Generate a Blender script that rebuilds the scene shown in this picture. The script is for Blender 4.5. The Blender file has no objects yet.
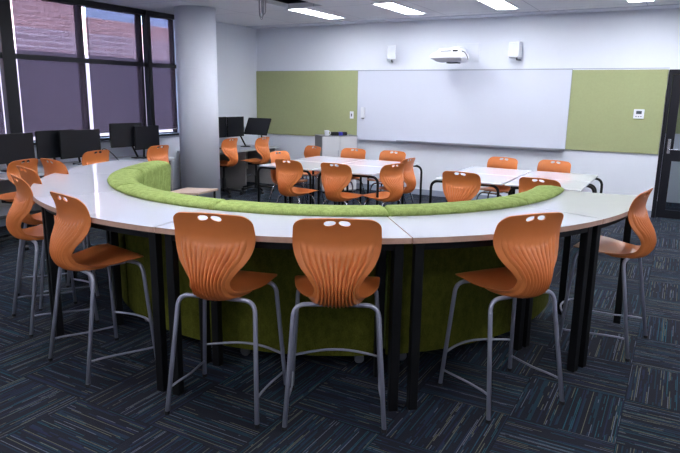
import bpy, bmesh, math, random
from mathutils import Vector, Matrix, Euler
random.seed(7)
SC = bpy.context.scene
COL = SC.collection
PI = math.pi

# ------------------------------------------------------------------ camera
cam_d = bpy.data.cameras.new('camera')
cam_d.sensor_width = 36.0
cam_d.lens = 36.0 * 601.32 / 680.0
cam_d.clip_end = 200
cam = bpy.data.objects.new('camera', cam_d)
COL.objects.link(cam)
yaw, pitch, roll, CAM_H = 0.50924, 0.21556, 0.01454, 1.6256
_f = Vector((-math.sin(yaw) * math.cos(pitch), math.cos(yaw) * math.cos(pitch), -math.sin(pitch)))
_r0 = Vector((math.cos(yaw), math.sin(yaw), 0))
_u0 = _r0.cross(_f)
_r = math.cos(roll) * _r0 + math.sin(roll) * _u0
_u = -math.sin(roll) * _r0 + math.cos(roll) * _u0
cam.matrix_world = Matrix(((_r.x, _u.x, -_f.x, 0), (_r.y, _u.y, -_f.y, 0), (_r.z, _u.z, -_f.z, CAM_H), (0, 0, 0, 1)))
SC.camera = cam

# ------------------------------------------------------------------ world, sun, exposure
world = bpy.data.worlds.new('sky')
SC.world = world
world.use_nodes = True
wn = world.node_tree.nodes
wn['Background'].inputs[0].default_value = (0.50, 0.66, 1.0, 1)
wn['Background'].inputs[1].default_value = 9.5
sun_d = bpy.data.lights.new('sun', 'SUN')
sun_d.energy = 46.0
sun_d.angle = 0.02
sun_d.color = (1.0, 0.93, 0.85)
sun = bpy.data.objects.new('sun', sun_d)
COL.objects.link(sun)
sun.rotation_euler = (0, math.radians(48), math.radians(-12))   # shines from the +x side on the building opposite
LIGHT_E = 31.5
SC.view_settings.view_transform = 'Standard'
SC.view_settings.look = 'None'
SC.view_settings.gamma = 1.0
SC.view_settings.use_curve_mapping = False
SC.view_settings.exposure = 0.10

# ------------------------------------------------------------------ materials
def srgb(r, g, b):
    def c(v):
        v /= 255.0
        return v / 12.92 if v <= 0.04045 else ((v + 0.055) / 1.055) ** 2.4
    return (c(r), c(g), c(b), 1)

def nt(name):
    m = bpy.data.materials.new(name)
    m.use_nodes = True
    return m, m.node_tree, m.node_tree.nodes['Principled BSDF']

def mat(name, col, rough=0.5, metal=0.0, spec=0.5, noise=0.0, nscale=8.0, bump=0.0, bscale=60.0, sheen=0.0):
    m, t, p = nt(name)
    p.inputs['Base Color'].default_value = col
    p.inputs['Roughness'].default_value = rough
    p.inputs['Metallic'].default_value = metal
    p.inputs['Specular IOR Level'].default_value = spec
    p.inputs['Sheen Weight'].default_value = sheen
    tc = t.nodes.new('ShaderNodeTexCoord')
    if noise > 0:
        n = t.nodes.new('ShaderNodeTexNoise'); n.inputs['Scale'].default_value = nscale
        n.inputs['Detail'].default_value = 4
        t.links.new(tc.outputs['Object'], n.inputs['Vector'])
        mr = t.nodes.new('ShaderNodeMapRange')
        mr.inputs[1].default_value = 0.3; mr.inputs[2].default_value = 0.7
        mr.inputs[3].default_value = 1 - noise; mr.inputs[4].default_value = 1 + noise
        t.links.new(n.outputs['Fac'], mr.inputs[0])
        mx = t.nodes.new('ShaderNodeVectorMath'); mx.operation = 'SCALE'
        mx.inputs[0].default_value = col[:3]
        t.links.new(mr.outputs[0], mx.inputs['Scale'])
        t.links.new(mx.outputs[0], p.inputs['Base Color'])
    if bump > 0:
        n2 = t.nodes.new('ShaderNodeTexNoise'); n2.inputs['Scale'].default_value = bscale
        n2.inputs['Detail'].default_value = 3
        t.links.new(tc.outputs['Object'], n2.inputs['Vector'])
        b = t.nodes.new('ShaderNodeBump'); b.inputs['Strength'].default_value = bump
        b.inputs['Distance'].default_value = 0.004
        t.links.new(n2.outputs['Fac'], b.inputs['Height'])
        t.links.new(b.outputs[0], p.inputs['Normal'])
    return m

M = {}
M['wall'] = mat('wall_paint', srgb(222, 226, 238), 0.6, noise=0.012, nscale=1.5)
M['skirt'] = mat('skirting_paint', srgb(150, 158, 178), 0.5)
M['orange'] = mat('orange_plastic', srgb(212, 122, 66), 0.34, spec=0.4, noise=0.03, nscale=14, bump=0.06, bscale=500)
M['steel'] = mat('grey_tube', srgb(164, 164, 182), 0.35, metal=0.35)
M['chrome'] = mat('bright_tube', srgb(190, 190, 200), 0.25, metal=0.9)
M['black'] = mat('black_metal', srgb(13, 13, 16), 0.5, spec=0.3)
M['rubber'] = mat('black_rubber', srgb(30, 30, 34), 0.7)
M['laminate'] = mat('white_laminate', srgb(214, 216, 228), 0.08, spec=0.5, noise=0.008, nscale=3)
M['edge'] = mat('ply_edge', srgb(196, 156, 138), 0.5, noise=0.08, nscale=30)
M['timber'] = mat('pale_timber', srgb(200, 174, 160), 0.4, noise=0.05, nscale=20)
M['desk'] = mat('grey_laminate', srgb(168, 170, 178), 0.4, noise=0.02, nscale=6)
M['deskside'] = mat('desk_side_laminate', srgb(158, 156, 158), 0.5, noise=0.03, nscale=12)
M['screen'] = mat('screen_black', srgb(18, 20, 27), 0.35, spec=0.35)
M['case'] = mat('monitor_case', srgb(15, 16, 20), 0.55, spec=0.3)
M['whiteboard'] = mat('whiteboard_enamel', srgb(208, 212, 228), 0.28, spec=0.5)
M['alu'] = mat('aluminium', srgb(160, 166, 180), 0.35, metal=0.7)
M['pin'] = mat('pinboard_green', srgb(158, 164, 122), 0.95, noise=0.03, nscale=40, bump=0.2, bscale=350)
M['white'] = mat('white_plastic', srgb(228, 230, 238), 0.45)
M['greyp'] = mat('grey_plastic', srgb(96, 98, 108), 0.5)
M['frame'] = mat('window_frame', srgb(17, 17, 27), 0.5, spec=0.3)
M['cablegrey'] = mat('cable_grey', srgb(150, 152, 165), 0.5)
M['blue'] = mat('blue_plastic', srgb(40, 42, 150), 0.5)
M['cabinet'] = mat('cabinet_laminate', srgb(196, 196, 202), 0.45, noise=0.02, nscale=5)
M['cabside'] = mat('cabinet_side', srgb(118, 120, 126), 0.5)
M['void'] = mat('ceiling_void_dark', srgb(40, 48, 66), 0.8)
M['column'] = mat('column_paint', srgb(216, 219, 232), 0.55)

def fabric(name, ca, cb_):
    m, t, p = nt(name)
    tc = t.nodes.new('ShaderNodeTexCoord')
    n = t.nodes.new('ShaderNodeTexNoise'); n.inputs['Scale'].default_value = 160; n.inputs['Detail'].default_value = 5
    n3 = t.nodes.new('ShaderNodeTexNoise'); n3.inputs['Scale'].default_value = 30; n3.inputs['Detail'].default_value = 5
    mp = t.nodes.new('ShaderNodeMapping'); mp.inputs['Scale'].default_value = (1, 1, 0.6)
    t.links.new(tc.outputs['Object'], mp.inputs['Vector'])
    t.links.new(mp.outputs[0], n.inputs['Vector']); t.links.new(mp.outputs[0], n3.inputs['Vector'])
    a = t.nodes.new('ShaderNodeMath'); a.operation = 'ADD'
    t.links.new(n.outputs['Fac'], a.inputs[0]); t.links.new(n3.outputs['Fac'], a.inputs[1])
    cr = t.nodes.new('ShaderNodeValToRGB')
    cr.color_ramp.elements[0].position = 0.75 / 2; cr.color_ramp.elements[0].color = ca
    cr.color_ramp.elements[1].position = 1.25 / 2; cr.color_ramp.elements[1].color = cb_
    d = t.nodes.new('ShaderNodeMath'); d.operation = 'MULTIPLY'; d.inputs[1].default_value = 0.5
    t.links.new(a.outputs[0], d.inputs[0]); t.links.new(d.outputs[0], cr.inputs[0])
    t.links.new(cr.outputs[0], p.inputs['Base Color'])
    p.inputs['Roughness'].default_value = 0.95
    p.inputs['Specular IOR Level'].default_value = 0.1
    b = t.nodes.new('ShaderNodeBump'); b.inputs['Strength'].default_value = 0.4; b.inputs['Distance'].default_value = 0.004
    t.links.new(n.outputs['Fac'], b.inputs['Height']); t.links.new(b.outputs[0], p.inputs['Normal'])
    return m
M['fabric'] = fabric('green_upholstery', srgb(134, 150, 84), srgb(168, 186, 114))
M['olive'] = fabric('olive_shaded_upholstery', srgb(72, 74, 22), srgb(96, 98, 36))  # guessed olive hue, darkened so the colour holds the shade under the tables

def carpet():
    m, t, p = nt('carpet_tiles')
    N = t.nodes.new; L = t.links.new
    def math_(op, a=None, b=None, c=None):
        n = N('ShaderNodeMath'); n.operation = op
        for i, v in enumerate((a, b, c)):
            if v is None: continue
            if isinstance(v, (int, float)): n.inputs[i].default_value = v
            else: L(v, n.inputs[i])
        return n.outputs[0]
    tc = N('ShaderNodeTexCoord'); sp = N('ShaderNodeSeparateXYZ'); L(tc.outputs['Object'], sp.inputs[0])
    S = 0.51
    X = math_('DIVIDE', math_('ADD', sp.outputs[0], 0.10), S)
    Y = math_('DIVIDE', math_('SUBTRACT', sp.outputs[1], 1.92), S)
    i = math_('FLOOR', X); j = math_('FLOOR', Y)
    fx = math_('FRACT', X); fy = math_('FRACT', Y)
    par = math_('FLOORED_MODULO', math_('ADD', i, j), 2)          # 0: stripes along x, 1: along y
    inv = math_('SUBTRACT', 1, par)
    along = math_('ADD', math_('MULTIPLY', fx, inv), math_('MULTIPLY', fy, par))
    across = math_('ADD', math_('MULTIPLY', fy, inv), math_('MULTIPLY', fx, par))
    tid = math_('ADD', math_('MULTIPLY', i, 7.13), math_('MULTIPLY', j, 3.71))
    NB = 72
    band = math_('FLOOR', math_('MULTIPLY', across, NB))
    def streak(seed, dens, alongscale):
        wn_ = N('ShaderNodeTexWhiteNoise'); wn_.noise_dimensions = '3D'
        cv = N('ShaderNodeCombineXYZ'); L(band, cv.inputs[0]); L(tid, cv.inputs[1]); cv.inputs[2].default_value = seed
        L(cv.outputs[0], wn_.inputs['Vector'])
        # breaks along the length of the streak
        no = N('ShaderNodeTexNoise'); no.inputs['Scale'].default_value = 1.0; no.inputs['Detail'].default_value = 1.0
        c2 = N('ShaderNodeCombineXYZ')
        L(math_('MULTIPLY', along, alongscale), c2.inputs[0])
        L(math_('MULTIPLY', band, 5.37), c2.inputs[1]); L(math_('ADD', tid, seed * 3.1), c2.inputs[2])
        L(c2.outputs[0], no.inputs['Vector'])
        gate = math_('GREATER_THAN', no.outputs['Fac'], 0.47)
        on = math_('GREATER_THAN', wn_.outputs['Value'], 1 - dens)
        return math_('MULTIPLY', gate, on), wn_.outputs['Color']
    s1, c1 = streak(1.0, 0.34, 2.4)
    s2, c2_ = streak(5.0, 0.42, 2.5)
    # base: dark navy with fine tuft mottling and per tile tone
    tw = N('ShaderNodeTexWhiteNoise'); tw.noise_dimensions = '1D'; L(tid, tw.inputs['W'])
    fn = N('ShaderNodeTexNoise'); fn.inputs['Scale'].default_value = 170; fn.inputs['Detail'].default_value = 3
    L(tc.outputs['Object'], fn.inputs['Vector'])
    def mix(f, a, b):
        n = N('ShaderNodeMix'); n.data_type = 'RGBA'
        if isinstance(f, (int, float)): n.inputs[0].default_value = f
        else: L(f, n.inputs[0])
        for k, v in ((6, a), (7, b)):
            if isinstance(v, tuple): n.inputs[k].default_value = v
            else: L(v, n.inputs[k])
        return n.outputs[2]
    base = mix(tw.outputs['Value'], srgb(33, 34, 45), srgb(39, 40, 50))
    base = mix(math_('MULTIPLY', fn.outputs['Fac'], 0.55), base, srgb(18, 19, 27))
    # second streak family: dim blue or teal
    sc2 = N('ShaderNodeSeparateColor'); L(c2_, sc2.inputs[0])
    dim = mix(sc2.outputs[1], srgb(40, 42, 70), srgb(30, 62, 74))
    col = mix(math_('MULTIPLY', s2, 0.75), base, dim)
    sc1 = N('ShaderNodeSeparateColor'); L(c1, sc1.inputs[0])
    br = mix(math_('GREATER_THAN', sc1.outputs[1], 0.45), srgb(112, 116, 130), srgb(114, 114, 94))
    br = mix(math_('GREATER_THAN', sc1.outputs[2], 0.72), br, srgb(38, 92, 104))
    # a bright streak is thinner than its band
    fb = math_('FRACT', math_('MULTIPLY', across, NB))
    thin = math_('LESS_THAN', math_('ABSOLUTE', math_('SUBTRACT', fb, 0.5)), 0.26)
    dots = N('ShaderNodeTexNoise'); dots.inputs['Scale'].default_value = 110; L(tc.outputs['Object'], dots.inputs['Vector'])
    dot = math_('MULTIPLY_ADD', dots.outputs['Fac'], 1.1, 0.10)
    col = mix(math_('MULTIPLY', math_('MULTIPLY', s1, thin), math_('MINIMUM', dot, 1.0)), col, br)
    # tile joint
    e = math_('MINIMUM', math_('MINIMUM', fx, math_('SUBTRACT', 1, fx)), math_('MINIMUM', fy, math_('SUBTRACT', 1, fy)))
    col = mix(math_('MULTIPLY', math_('LESS_THAN', e, 0.006), 0.6), col, srgb(18, 19, 28))
    L(col, p.inputs['Base Color'])
    p.inputs['Roughness'].default_value = 0.95
    p.inputs['Specular IOR Level'].default_value = 0.15
    b = N('ShaderNodeBump'); b.inputs['Strength'].default_value = 0.5; b.inputs['Distance'].default_value = 0.004
    L(fn.outputs['Fac'], b.inputs['Height']); L(b.outputs[0], p.inputs['Normal'])
    return m
M['carpet'] = carpet()

def ceiling_mat():
    m, t, p = nt('ceiling_tiles')
    N = t.nodes.new; L = t.links.new
    br = N('ShaderNodeTexBrick')
    br.offset = 0.0; br.squash = 1.0
    br.inputs['Color1'].default_value = srgb(232, 233, 240); br.inputs['Color2'].default_value = srgb(229, 230, 238)
    br.inputs['Mortar'].default_value = srgb(185, 188, 200)
    br.inputs['Scale'].default_value = 1.0
    br.inputs['Mortar Size'].default_value = 0.006
    br.inputs['Brick Width'].default_value = 1.35; br.inputs['Row Height'].default_value = 1.3
    tc = N('ShaderNodeTexCoord'); mp = N('ShaderNodeMapping')
    mp.inputs['Location'].default_value = (0.57, 0.23, 0)
    L(tc.outputs['Object'], mp.inputs['Vector']); L(mp.outputs[0], br.inputs['Vector'])
    L(br.outputs['Color'], p.inputs['Base Color'])
    p.inputs['Roughness'].default_value = 0.8
    return m
M['ceiling'] = ceiling_mat()

def brick():
    m, t, p = nt('outside_brick')
    N = t.nodes.new; L = t.links.new
    br = N('ShaderNodeTexBrick')
    br.inputs['Color1'].default_value = srgb(184, 148, 146); br.inputs['Color2'].default_value = srgb(146, 120, 124)
    br.inputs['Mortar'].default_value = srgb(220, 206, 210)
    br.inputs['Scale'].default_value = 1.0
    br.inputs['Mortar Size'].default_value = 0.02
    br.inputs['Brick Width'].default_value = 0.50; br.inputs['Row Height'].default_value = 0.13
    tc = N('ShaderNodeTexCoord'); mp = N('ShaderNodeMapping'); mp.vector_type = 'TEXTURE'
    sp = N('ShaderNodeSeparateXYZ'); cb = N('ShaderNodeCombineXYZ')
    L(tc.outputs['Object'], sp.inputs[0]); L(sp.outputs[1], cb.inputs[0]); L(sp.outputs[2], cb.inputs[1])
    L(cb.outputs[0], br.inputs['Vector'])
    # lower courses are a greyer brick
    gt = N('ShaderNodeMath'); gt.operation = 'LESS_THAN'; L(sp.outputs[2], gt.inputs[0]); gt.inputs[1].default_value = 3.02
    mx = N('ShaderNodeMix'); mx.data_type = 'RGBA'; mx.blend_type = 'MIX'
    ml = N('ShaderNodeMath'); ml.operation = 'MULTIPLY'; ml.inputs[1].default_value = 0.45; L(gt.outputs[0], ml.inputs[0])
    L(ml.outputs[0], mx.inputs[0]); L(br.outputs['Color'], mx.inputs[6]); mx.inputs[7].default_value = srgb(150, 142, 160)
    g2 = N('ShaderNodeMath'); g2.operation = 'GREATER_THAN'; L(sp.outputs[2], g2.inputs[0]); g2.inputs[1].default_value = 3.02
    g3 = N('ShaderNodeMath'); g3.operation = 'MULTIPLY'; g3.inputs[1].default_value = 0.75; L(g2.outputs[0], g3.inputs[0])
    mz = N('ShaderNodeMix'); mz.data_type = 'RGBA'; L(g3.outputs[0], mz.inputs[0]); L(mx.outputs[2], mz.inputs[6]); mz.inputs[7].default_value = srgb(178, 142, 142)
    L(mz.outputs[2], p.inputs['Base Color'])
    p.inputs['Roughness'].default_value = 0.9
    return m
M['brick'] = brick()
M['render_wall'] = mat('outside_render', srgb(84, 78, 92), 0.9, noise=0.04, nscale=1)

def blind():
    m, t, p = nt('blind_mesh')
    N = t.nodes.new; L = t.links.new
    tr = N('ShaderNodeBsdfTransparent'); tr.inputs[0].default_value = (0.53, 0.51, 0.58, 1)
    df = N('ShaderNodeBsdfDiffuse'); df.inputs[0].default_value = srgb(96, 86, 104)
    ad = N('ShaderNodeMixShader'); ad.inputs[0].default_value = 0.55
    L(tr.outputs[0], ad.inputs[1]); L(df.outputs[0], ad.inputs[2])
    L(ad.outputs[0], t.nodes['Material Output'].inputs['Surface'])
    return m
M['blind'] = blind()

def glass(name, tint=(0.93, 0.96, 0.97, 1)):
    m, t, p = nt(name)
    N = t.nodes.new; L = t.links.new
    tr = N('ShaderNodeBsdfTransparent'); tr.inputs[0].default_value = tint
    gl = N('ShaderNodeBsdfGlossy'); gl.inputs['Roughness'].default_value = 0.02
    fr = N('ShaderNodeFresnel'); fr.inputs['IOR'].default_value = 1.45
    mx = N('ShaderNodeMixShader')
    ge = N('ShaderNodeNewGeometry'); iv = N('ShaderNodeMath'); iv.operation = 'SUBTRACT'; iv.inputs[0].default_value = 1.0
    ml = N('ShaderNodeMath'); ml.operation = 'MULTIPLY'
    L(ge.outputs['Backfacing'], iv.inputs[1]); L(fr.outputs[0], ml.inputs[0]); L(iv.outputs[0], ml.inputs[1])
    L(ml.outputs[0], mx.inputs[0]); L(tr.outputs[0], mx.inputs[1]); L(gl.outputs[0], mx.inputs[2])
    L(mx.outputs[0], t.nodes['Material Output'].inputs['Surface'])
    return m
M['glass'] = glass('clear_glass')

def emit(name, col, e):
    m, t, p = nt(name)
    p.inputs['Base Color'].default_value = (0.8, 0.8, 0.8, 1)
    p.inputs['Emission Color'].default_value = col
    p.inputs['Emission Strength'].default_value = e
    return m
M['lamp'] = emit('lamp_diffuser', (0.93, 0.96, 1.0, 1), LIGHT_E)
M['lcd'] = mat('lcd_display', srgb(60, 72, 80), 0.3)

# ------------------------------------------------------------------ mesh helpers
def new_bm(): return bmesh.new()

def add_box(bm, x0, x1, y0, y1, z0, z1, mi=0, mtx=None):
    vs = [bm.verts.new((x, y, z)) for z in (z0, z1) for y in (y0, y1) for x in (x0, x1)]
    if mtx is not None:
        for v in vs: v.co = mtx @ v.co
    fs = []
    for q in ((0, 2, 3, 1), (4, 5, 7, 6), (0, 1, 5, 4), (2, 6, 7, 3), (0, 4, 6, 2), (1, 3, 7, 5)):
        f = bm.faces.new([vs[k] for k in q]); f.material_index = mi; fs.append(f)
    return vs, fs

def obj(name, bm, m, parent=None, smooth=False, bevel=0.0, mats=None, bseg=2, autosmooth=None):
    bmesh.ops.recalc_face_normals(bm, faces=bm.faces)
    me = bpy.data.meshes.new(name)
    bm.to_mesh(me); bm.free()
    if mats:
        for k in mats: me.materials.append(M[k])
    else:
        me.materials.append(M[m])
    if smooth:
        for f in me.polygons: f.use_smooth = True
    o = bpy.data.objects.new(name, me)
    COL.objects.link(o)
    if parent is not None: o.parent = parent
    if bevel > 0:
        b = o.modifiers.new('bevel', 'BEVEL'); b.width = bevel; b.segments = bseg; b.limit_method = 'ANGLE'
        b.angle_limit = math.radians(40)
    return o

def tag(o, label, cat, group=None):
    o['label'] = label; o['category'] = cat
    if group: o['group'] = group
    return o

def struct(o):
    o['kind'] = 'structure'; return o

def thing(name, label, cat, loc=(0, 0, 0), rz=0.0, group=None):
    o = bpy.data.objects.new(name, None)
    o.empty_display_size = 0.1
    COL.objects.link(o); o.location = loc; o.rotation_euler = (0, 0, rz)
    return tag(o, label, cat, group)

def box(name, m, x0, x1, y0, y1, z0, z1, parent=None, bevel=0.0, bseg=2):
    bm = new_bm(); add_box(bm, x0, x1, y0, y1, z0, z1)
    return obj(name, bm, m, parent, bevel=bevel, bseg=bseg)

def smooth_path(pts, corner=0.05, n=6):
    """polyline with its inner corners rounded"""
    pts = [Vector(p) for p in pts]
    out = [pts[0]]
    for i in range(1, len(pts) - 1):
        a, b, c = pts[i - 1], pts[i], pts[i + 1]
        d1 = min(corner, (a - b).length * .49); d2 = min(corner, (c - b).length * .49)
        p1 = b + (a - b).normalized() * d1; p2 = b + (c - b).normalized() * d2
        for k in range(n + 1):
            t = k / n
            out.append(p1 * (1 - t) ** 2 + b * 2 * t * (1 - t) + p2 * t * t)
    out.append(pts[-1])
    return out

def add_tube(bm, pts, r, seg=10, cap=True, sx=1.0, sy=1.0):
    pts = [Vector(p) for p in pts]
    rings = []
    up = Vector((0, 0, 1))
    t0 = (pts[1] - pts[0]).normalized()
    nrm = up.cross(t0)
    if nrm.length < 1e-3: nrm = Vector((1, 0, 0))
    nrm.normalize()
    for i, p in enumerate(pts):
        if i == 0: t = pts[1] - pts[0]
        elif i == len(pts) - 1: t = pts[-1] - pts[-2]
        else: t = (pts[i + 1] - pts[i]).normalized() + (pts[i] - pts[i - 1]).normalized()
        t.normalize()
        nrm = (nrm - t * nrm.dot(t)).normalized()
        bi = t.cross(nrm)
        rr = r[i] if isinstance(r, (list, tuple)) else r
        rings.append([bm.verts.new(p + (nrm * math.cos(2 * PI * k / seg) * sx + bi * math.sin(2 * PI * k / seg) * sy) * rr) for k in range(seg)])
    for a, b in zip(rings, rings[1:]):
        for k in range(seg):
            f = bm.faces.new((a[k], a[(k + 1) % seg], b[(k + 1) % seg], b[k])); f.smooth = True
    if cap:
        bm.faces.new(list(reversed(rings[0]))); bm.faces.new(rings[-1])

def tube(name, m, pts, r, parent=None, seg=10, corner=0.0):
    if corner: pts = smooth_path(pts, corner)
    bm = new_bm(); add_tube(bm, pts, r, seg)
    return obj(name, bm, m, parent, smooth=True)

def add_lathe(bm, prof, seg=24, c=(0, 0)):
    rings = []
    for (r, z) in prof:
        rings.append([bm.verts.new((c[0] + r * math.cos(2 * PI * k / seg), c[1] + r * math.sin(2 * PI * k / seg), z)) for k in range(seg)])
    for a, b in zip(rings, rings[1:]):
        for k in range(seg):
            bm.faces.new((a[k], a[(k + 1) % seg], b[(k + 1) % seg], b[k]))
    bm.faces.new(list(reversed(rings[0]))); bm.faces.new(rings[-1])

def dup(root, loc, rz, label, group=None):
    r = root.copy(); COL.objects.link(r); r.location = loc; r.rotation_euler = (0, 0, rz)
    r['label'] = label
    if group: r['group'] = group
    for ch in list(root.children):
        c = ch.copy(); COL.objects.link(c); c.parent = r
        for g in ch.children:
            d = g.copy(); COL.objects.link(d); d.parent = c
    return r

# ------------------------------------------------------------------ room shell
XL, XR, YB, YF, ZC = -7.10, 3.40, 9.414, -4.20, 2.811
struct(box('floor', 'carpet', XL - 0.2, XR + 0.2, YF - 0.2, YB + 0.2, -0.10, 0.0))
# ceiling with one missing tile
bm = new_bm()
HX0, HX1, HY0, HY1 = -5.05, -4.47, 6.05, 7.44
add_box(bm, XL - 0.2, HX0, YF - 0.2, YB + 0.2, ZC, ZC + 0.06)
add_box(bm, HX1, XR + 0.2, YF - 0.2, YB + 0.2, ZC, ZC + 0.06)
add_box(bm, HX0, HX1, YF - 0.2, HY0, ZC, ZC + 0.06)
add_box(bm, HX0, HX1, HY1, YB + 0.2, ZC, ZC + 0.06)
struct(obj('ceiling', bm, 'ceiling'))
bm = new_bm()   # the void above the missing tile
add_box(bm, XL - 0.2, XR + 0.2, YF - 0.2, YB + 0.2, ZC + 0.55, ZC + 0.65)
for a in ((XL - 0.2, XL - 0.15, YF - 0.2, YB + 0.2), (XR + 0.15, XR + 0.2, YF - 0.2, YB + 0.2), (XL - 0.2, XR + 0.2, YF - 0.2, YF - 0.15), (XL - 0.2, XR + 0.2, YB + 0.15, YB + 0.2)):
    add_box(bm, a[0], a[1], a[2], a[3], ZC + 0.061, ZC + 0.55)
o = obj('trim_1', bm, 'void'); struct(o)
# back wall (with the door opening)
DX0, DX1, DZ = -0.235, 0.80, 2.02
bm = new_bm()
add_box(bm, XL - 0.2, DX0, YB, YB + 0.15, 0, ZC)
add_box(bm, DX1, XR + 0.2, YB, YB + 0.15, 0, ZC)
add_box(bm, DX0, DX1, YB, YB + 0.15, DZ, ZC)
struct(obj('wall_back', bm, 'wall'))
struct(box('wall_right', 'wall', XR, XR + 0.15, YF - 0.15, YB, 0, ZC))
struct(box('wall_front', 'wall', XL - 0.15, XR + 0.15, YF - 0.15, YF, 0, ZC))
# left wall: windows from y=WY0 to 7.32, sill 0.99, head to ceiling
WY0, WY1, WZ0, WZ1 = 0.35, 7.33, 0.985, 2.78
bm = new_bm()
add_box(bm, XL - 0.15, XL, YF, WY0, 0, ZC)
add_box(bm, XL - 0.15, XL, WY1, YB, 0, ZC)
add_box(bm, XL - 0.15, XL, WY0, WY1, 0, WZ0)
add_box(bm, XL - 0.15, XL, WY0, WY1, WZ1, ZC)
struct(obj('wall_left', bm, 'wall'))
bm = new_bm()
add_box(bm, XL, DX0, YB - 0.012, YB, 0, 0.095); add_box(bm, DX1, XR, YB - 0.012, YB, 0, 0.095)
struct(obj('baseboard_back', bm, 'skirt', bevel=0.003))
struct(box('baseboard_left', 'skirt', XL, XL + 0.012, YF, YB - 0.012, 0, 0.095, bevel=0.003))
struct(box('baseboard_right', 'skirt', XR - 0.012, XR, YF, YB - 0.012, 0, 0.095))
# dropped plaster margin along the back wall
struct(box('trim_2', 'column', XL + 0.001, XR - 0.001, 9.10, YB - 0.001, ZC - 0.012, ZC - 0.001))

# windows: one frame object per bay
posts = [0.35, 1.42, 2.48, 3.50, 4.54, 5.62, 6.65, 7.33]
for k in range(7):
    y0, y1 = posts[k], posts[k + 1]
    bm = new_bm()
    w = 0.04
    add_box(bm, XL - 0.11, XL - 0.05, y0, y0 + w, WZ0, WZ1)
    add_box(bm, XL - 0.11, XL - 0.05, y1 - w, y1, WZ0, WZ1)
    add_box(bm, XL - 0.11, XL - 0.05, y0 + w, y1 - w, WZ0, WZ0 + 0.02)
    add_box(bm, XL - 0.11, XL - 0.05, y0 + w, y1 - w, WZ1 - 0.05, WZ1)
    add_box(bm, XL - 0.11, XL - 0.05, y0 + w, y1 - w, 2.005, 2.05)
    wobj = obj('window_%d' % (k + 1), bm, 'frame'); struct(wobj)
    box('pane', 'glass', XL - 0.084, XL - 0.078, y0 + w, y1 - w, WZ0 + 0.02, 2.005, wobj)
    box('pane', 'glass', XL - 0.084, XL - 0.078, y0 + w, y1 - w, 2.05, WZ1 - 0.05, wobj)
# dark posts standing proud, transom rail, head rail, sill
struct(box('trim_3', 'frame', XL - 0.05, XL + 0.03, 4.455, 4.615, WZ0, WZ1 + 0.02))
struct(box('trim_4', 'frame', XL - 0.05, XL + 0.05, 6.695, 6.765, WZ0, WZ1 + 0.02))
struct(box('trim_5', 'frame', XL - 0.05, XL + 0.02, WY0, WY1, WZ1 - 0.045, WZ1 + 0.025))
struct(box('trim_6', 'frame', XL - 0.05, XL + 0.018, WY0, WY1, WZ0 - 0.035, WZ0 - 0.0005))
struct(box('trim_7', 'alu', XL - 0.05, XL + 0.025, WY0, WY1, WZ0 - 0.06, WZ0 - 0.036))
struct(box('trim_8', 'frame', XL - 0.045, XL + 0.012, WY0, WY1, 1.995, 2.055))

# roller blinds
bl = [(0.45, 1.38), (1.50, 2.44), (2.58, 3.50), (3.60, 4.42), (4.665, 5.612), (5.695, 6.625), (6.775, 7.31)]
bl_lab = ['grey mesh roller blind at the near end of the window wall', 'grey mesh roller blind, second from the near end of the window wall',
          'grey mesh roller blind, third from the near end of the window wall', 'grey mesh roller blind left of the broad dark window post',
          'grey mesh roller blind in the wide bay just right of the broad dark post', 'grey mesh roller blind left of the slim black post, sky strip above',
          'narrow grey mesh roller blind next to the white round column']
for (y0, y1), lb in zip(bl, bl_lab):
    t = thing('roller_blind', lb, 'blind', (XL - 0.02, y0, WZ1 - 0.030), 0, 'roller blinds')
    bm = new_bm(); add_box(bm, -0.001, 0.001, 0, y1 - y0, -1.685, 0)
    obj('blind_fabric', bm, 'blind', t)
    box('bottom_bar', 'greyp', -0.006, 0.006, 0, y1 - y0, -1.70, -1.685, t)
    tube('roller', 'case', [(0, 0, 0.0), (0, y1 - y0, 0.0)], 0.018, t)

# outside the windows
tag(box('brick_building', 'brick', -15, -13, 10.45, 26, 0, 3.40), 'lower brick building with flat parapet seen through the upper window panes', 'building')
tag(box('brick_building', 'brick', -15, -13.05, -4, 10.40, 0, 5.2), 'taller brick building behind the left window bay', 'building')
tag(box('boundary_wall', 'render_wall', -11.2, -11.0, -4, 24, 0, 2.36), 'plain grey rendered wall outside the lower window panes', 'wall')
o = box('ground_outside', 'greyp', -30, XL - 0.3, -10, 30, -0.15, -0.05); struct(o); o.name = 'floor_outside'

# round white column
bm = new_bm(); add_lathe(bm, [(0.290, 0.0), (0.290, ZC - 0.001)], 64, (-6.30, 6.91))
o = obj('column', bm, 'column')
for f in o.data.polygons: f.use_smooth = abs(f.normal.z) < 0.5
struct(o)

# pinboards and whiteboard on the back wall
tag(box('pinboard', 'pin', XL + 0.002, -4.935, YB - 0.022, YB - 0.001, 0.885, 2.035, bevel=0.003), 'wide green fabric pinboard left of the whiteboard', 'pinboard', 'green pinboards')
tag(box('pinboard', 'pin', -1.462, DX0 - 0.006, YB - 0.022, YB - 0.001, 0.885, 2.02, bevel=0.003), 'green fabric pinboard between the whiteboard and the door', 'pinboard', 'green pinboards')
t = thing('whiteboard', 'long whiteboard on the back wall with a pen tray', 'whiteboard', (-3.2, YB - 0.001, 0))
box('board_surface', 'whiteboard', -1.73, 1.733, -0.022, 0.0, 0.895, 2.025, t)
bm = new_bm()
add_box(bm, -1.735, -1.73, -0.026, 0, 0.89, 2.03); add_box(bm, 1.733, 1.738, -0.026, 0, 0.89, 2.03)
add_box(bm, -1.735, 1.738, -0.026, 0, 2.025, 2.032)
obj('frame', bm, 'alu', t)
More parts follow.
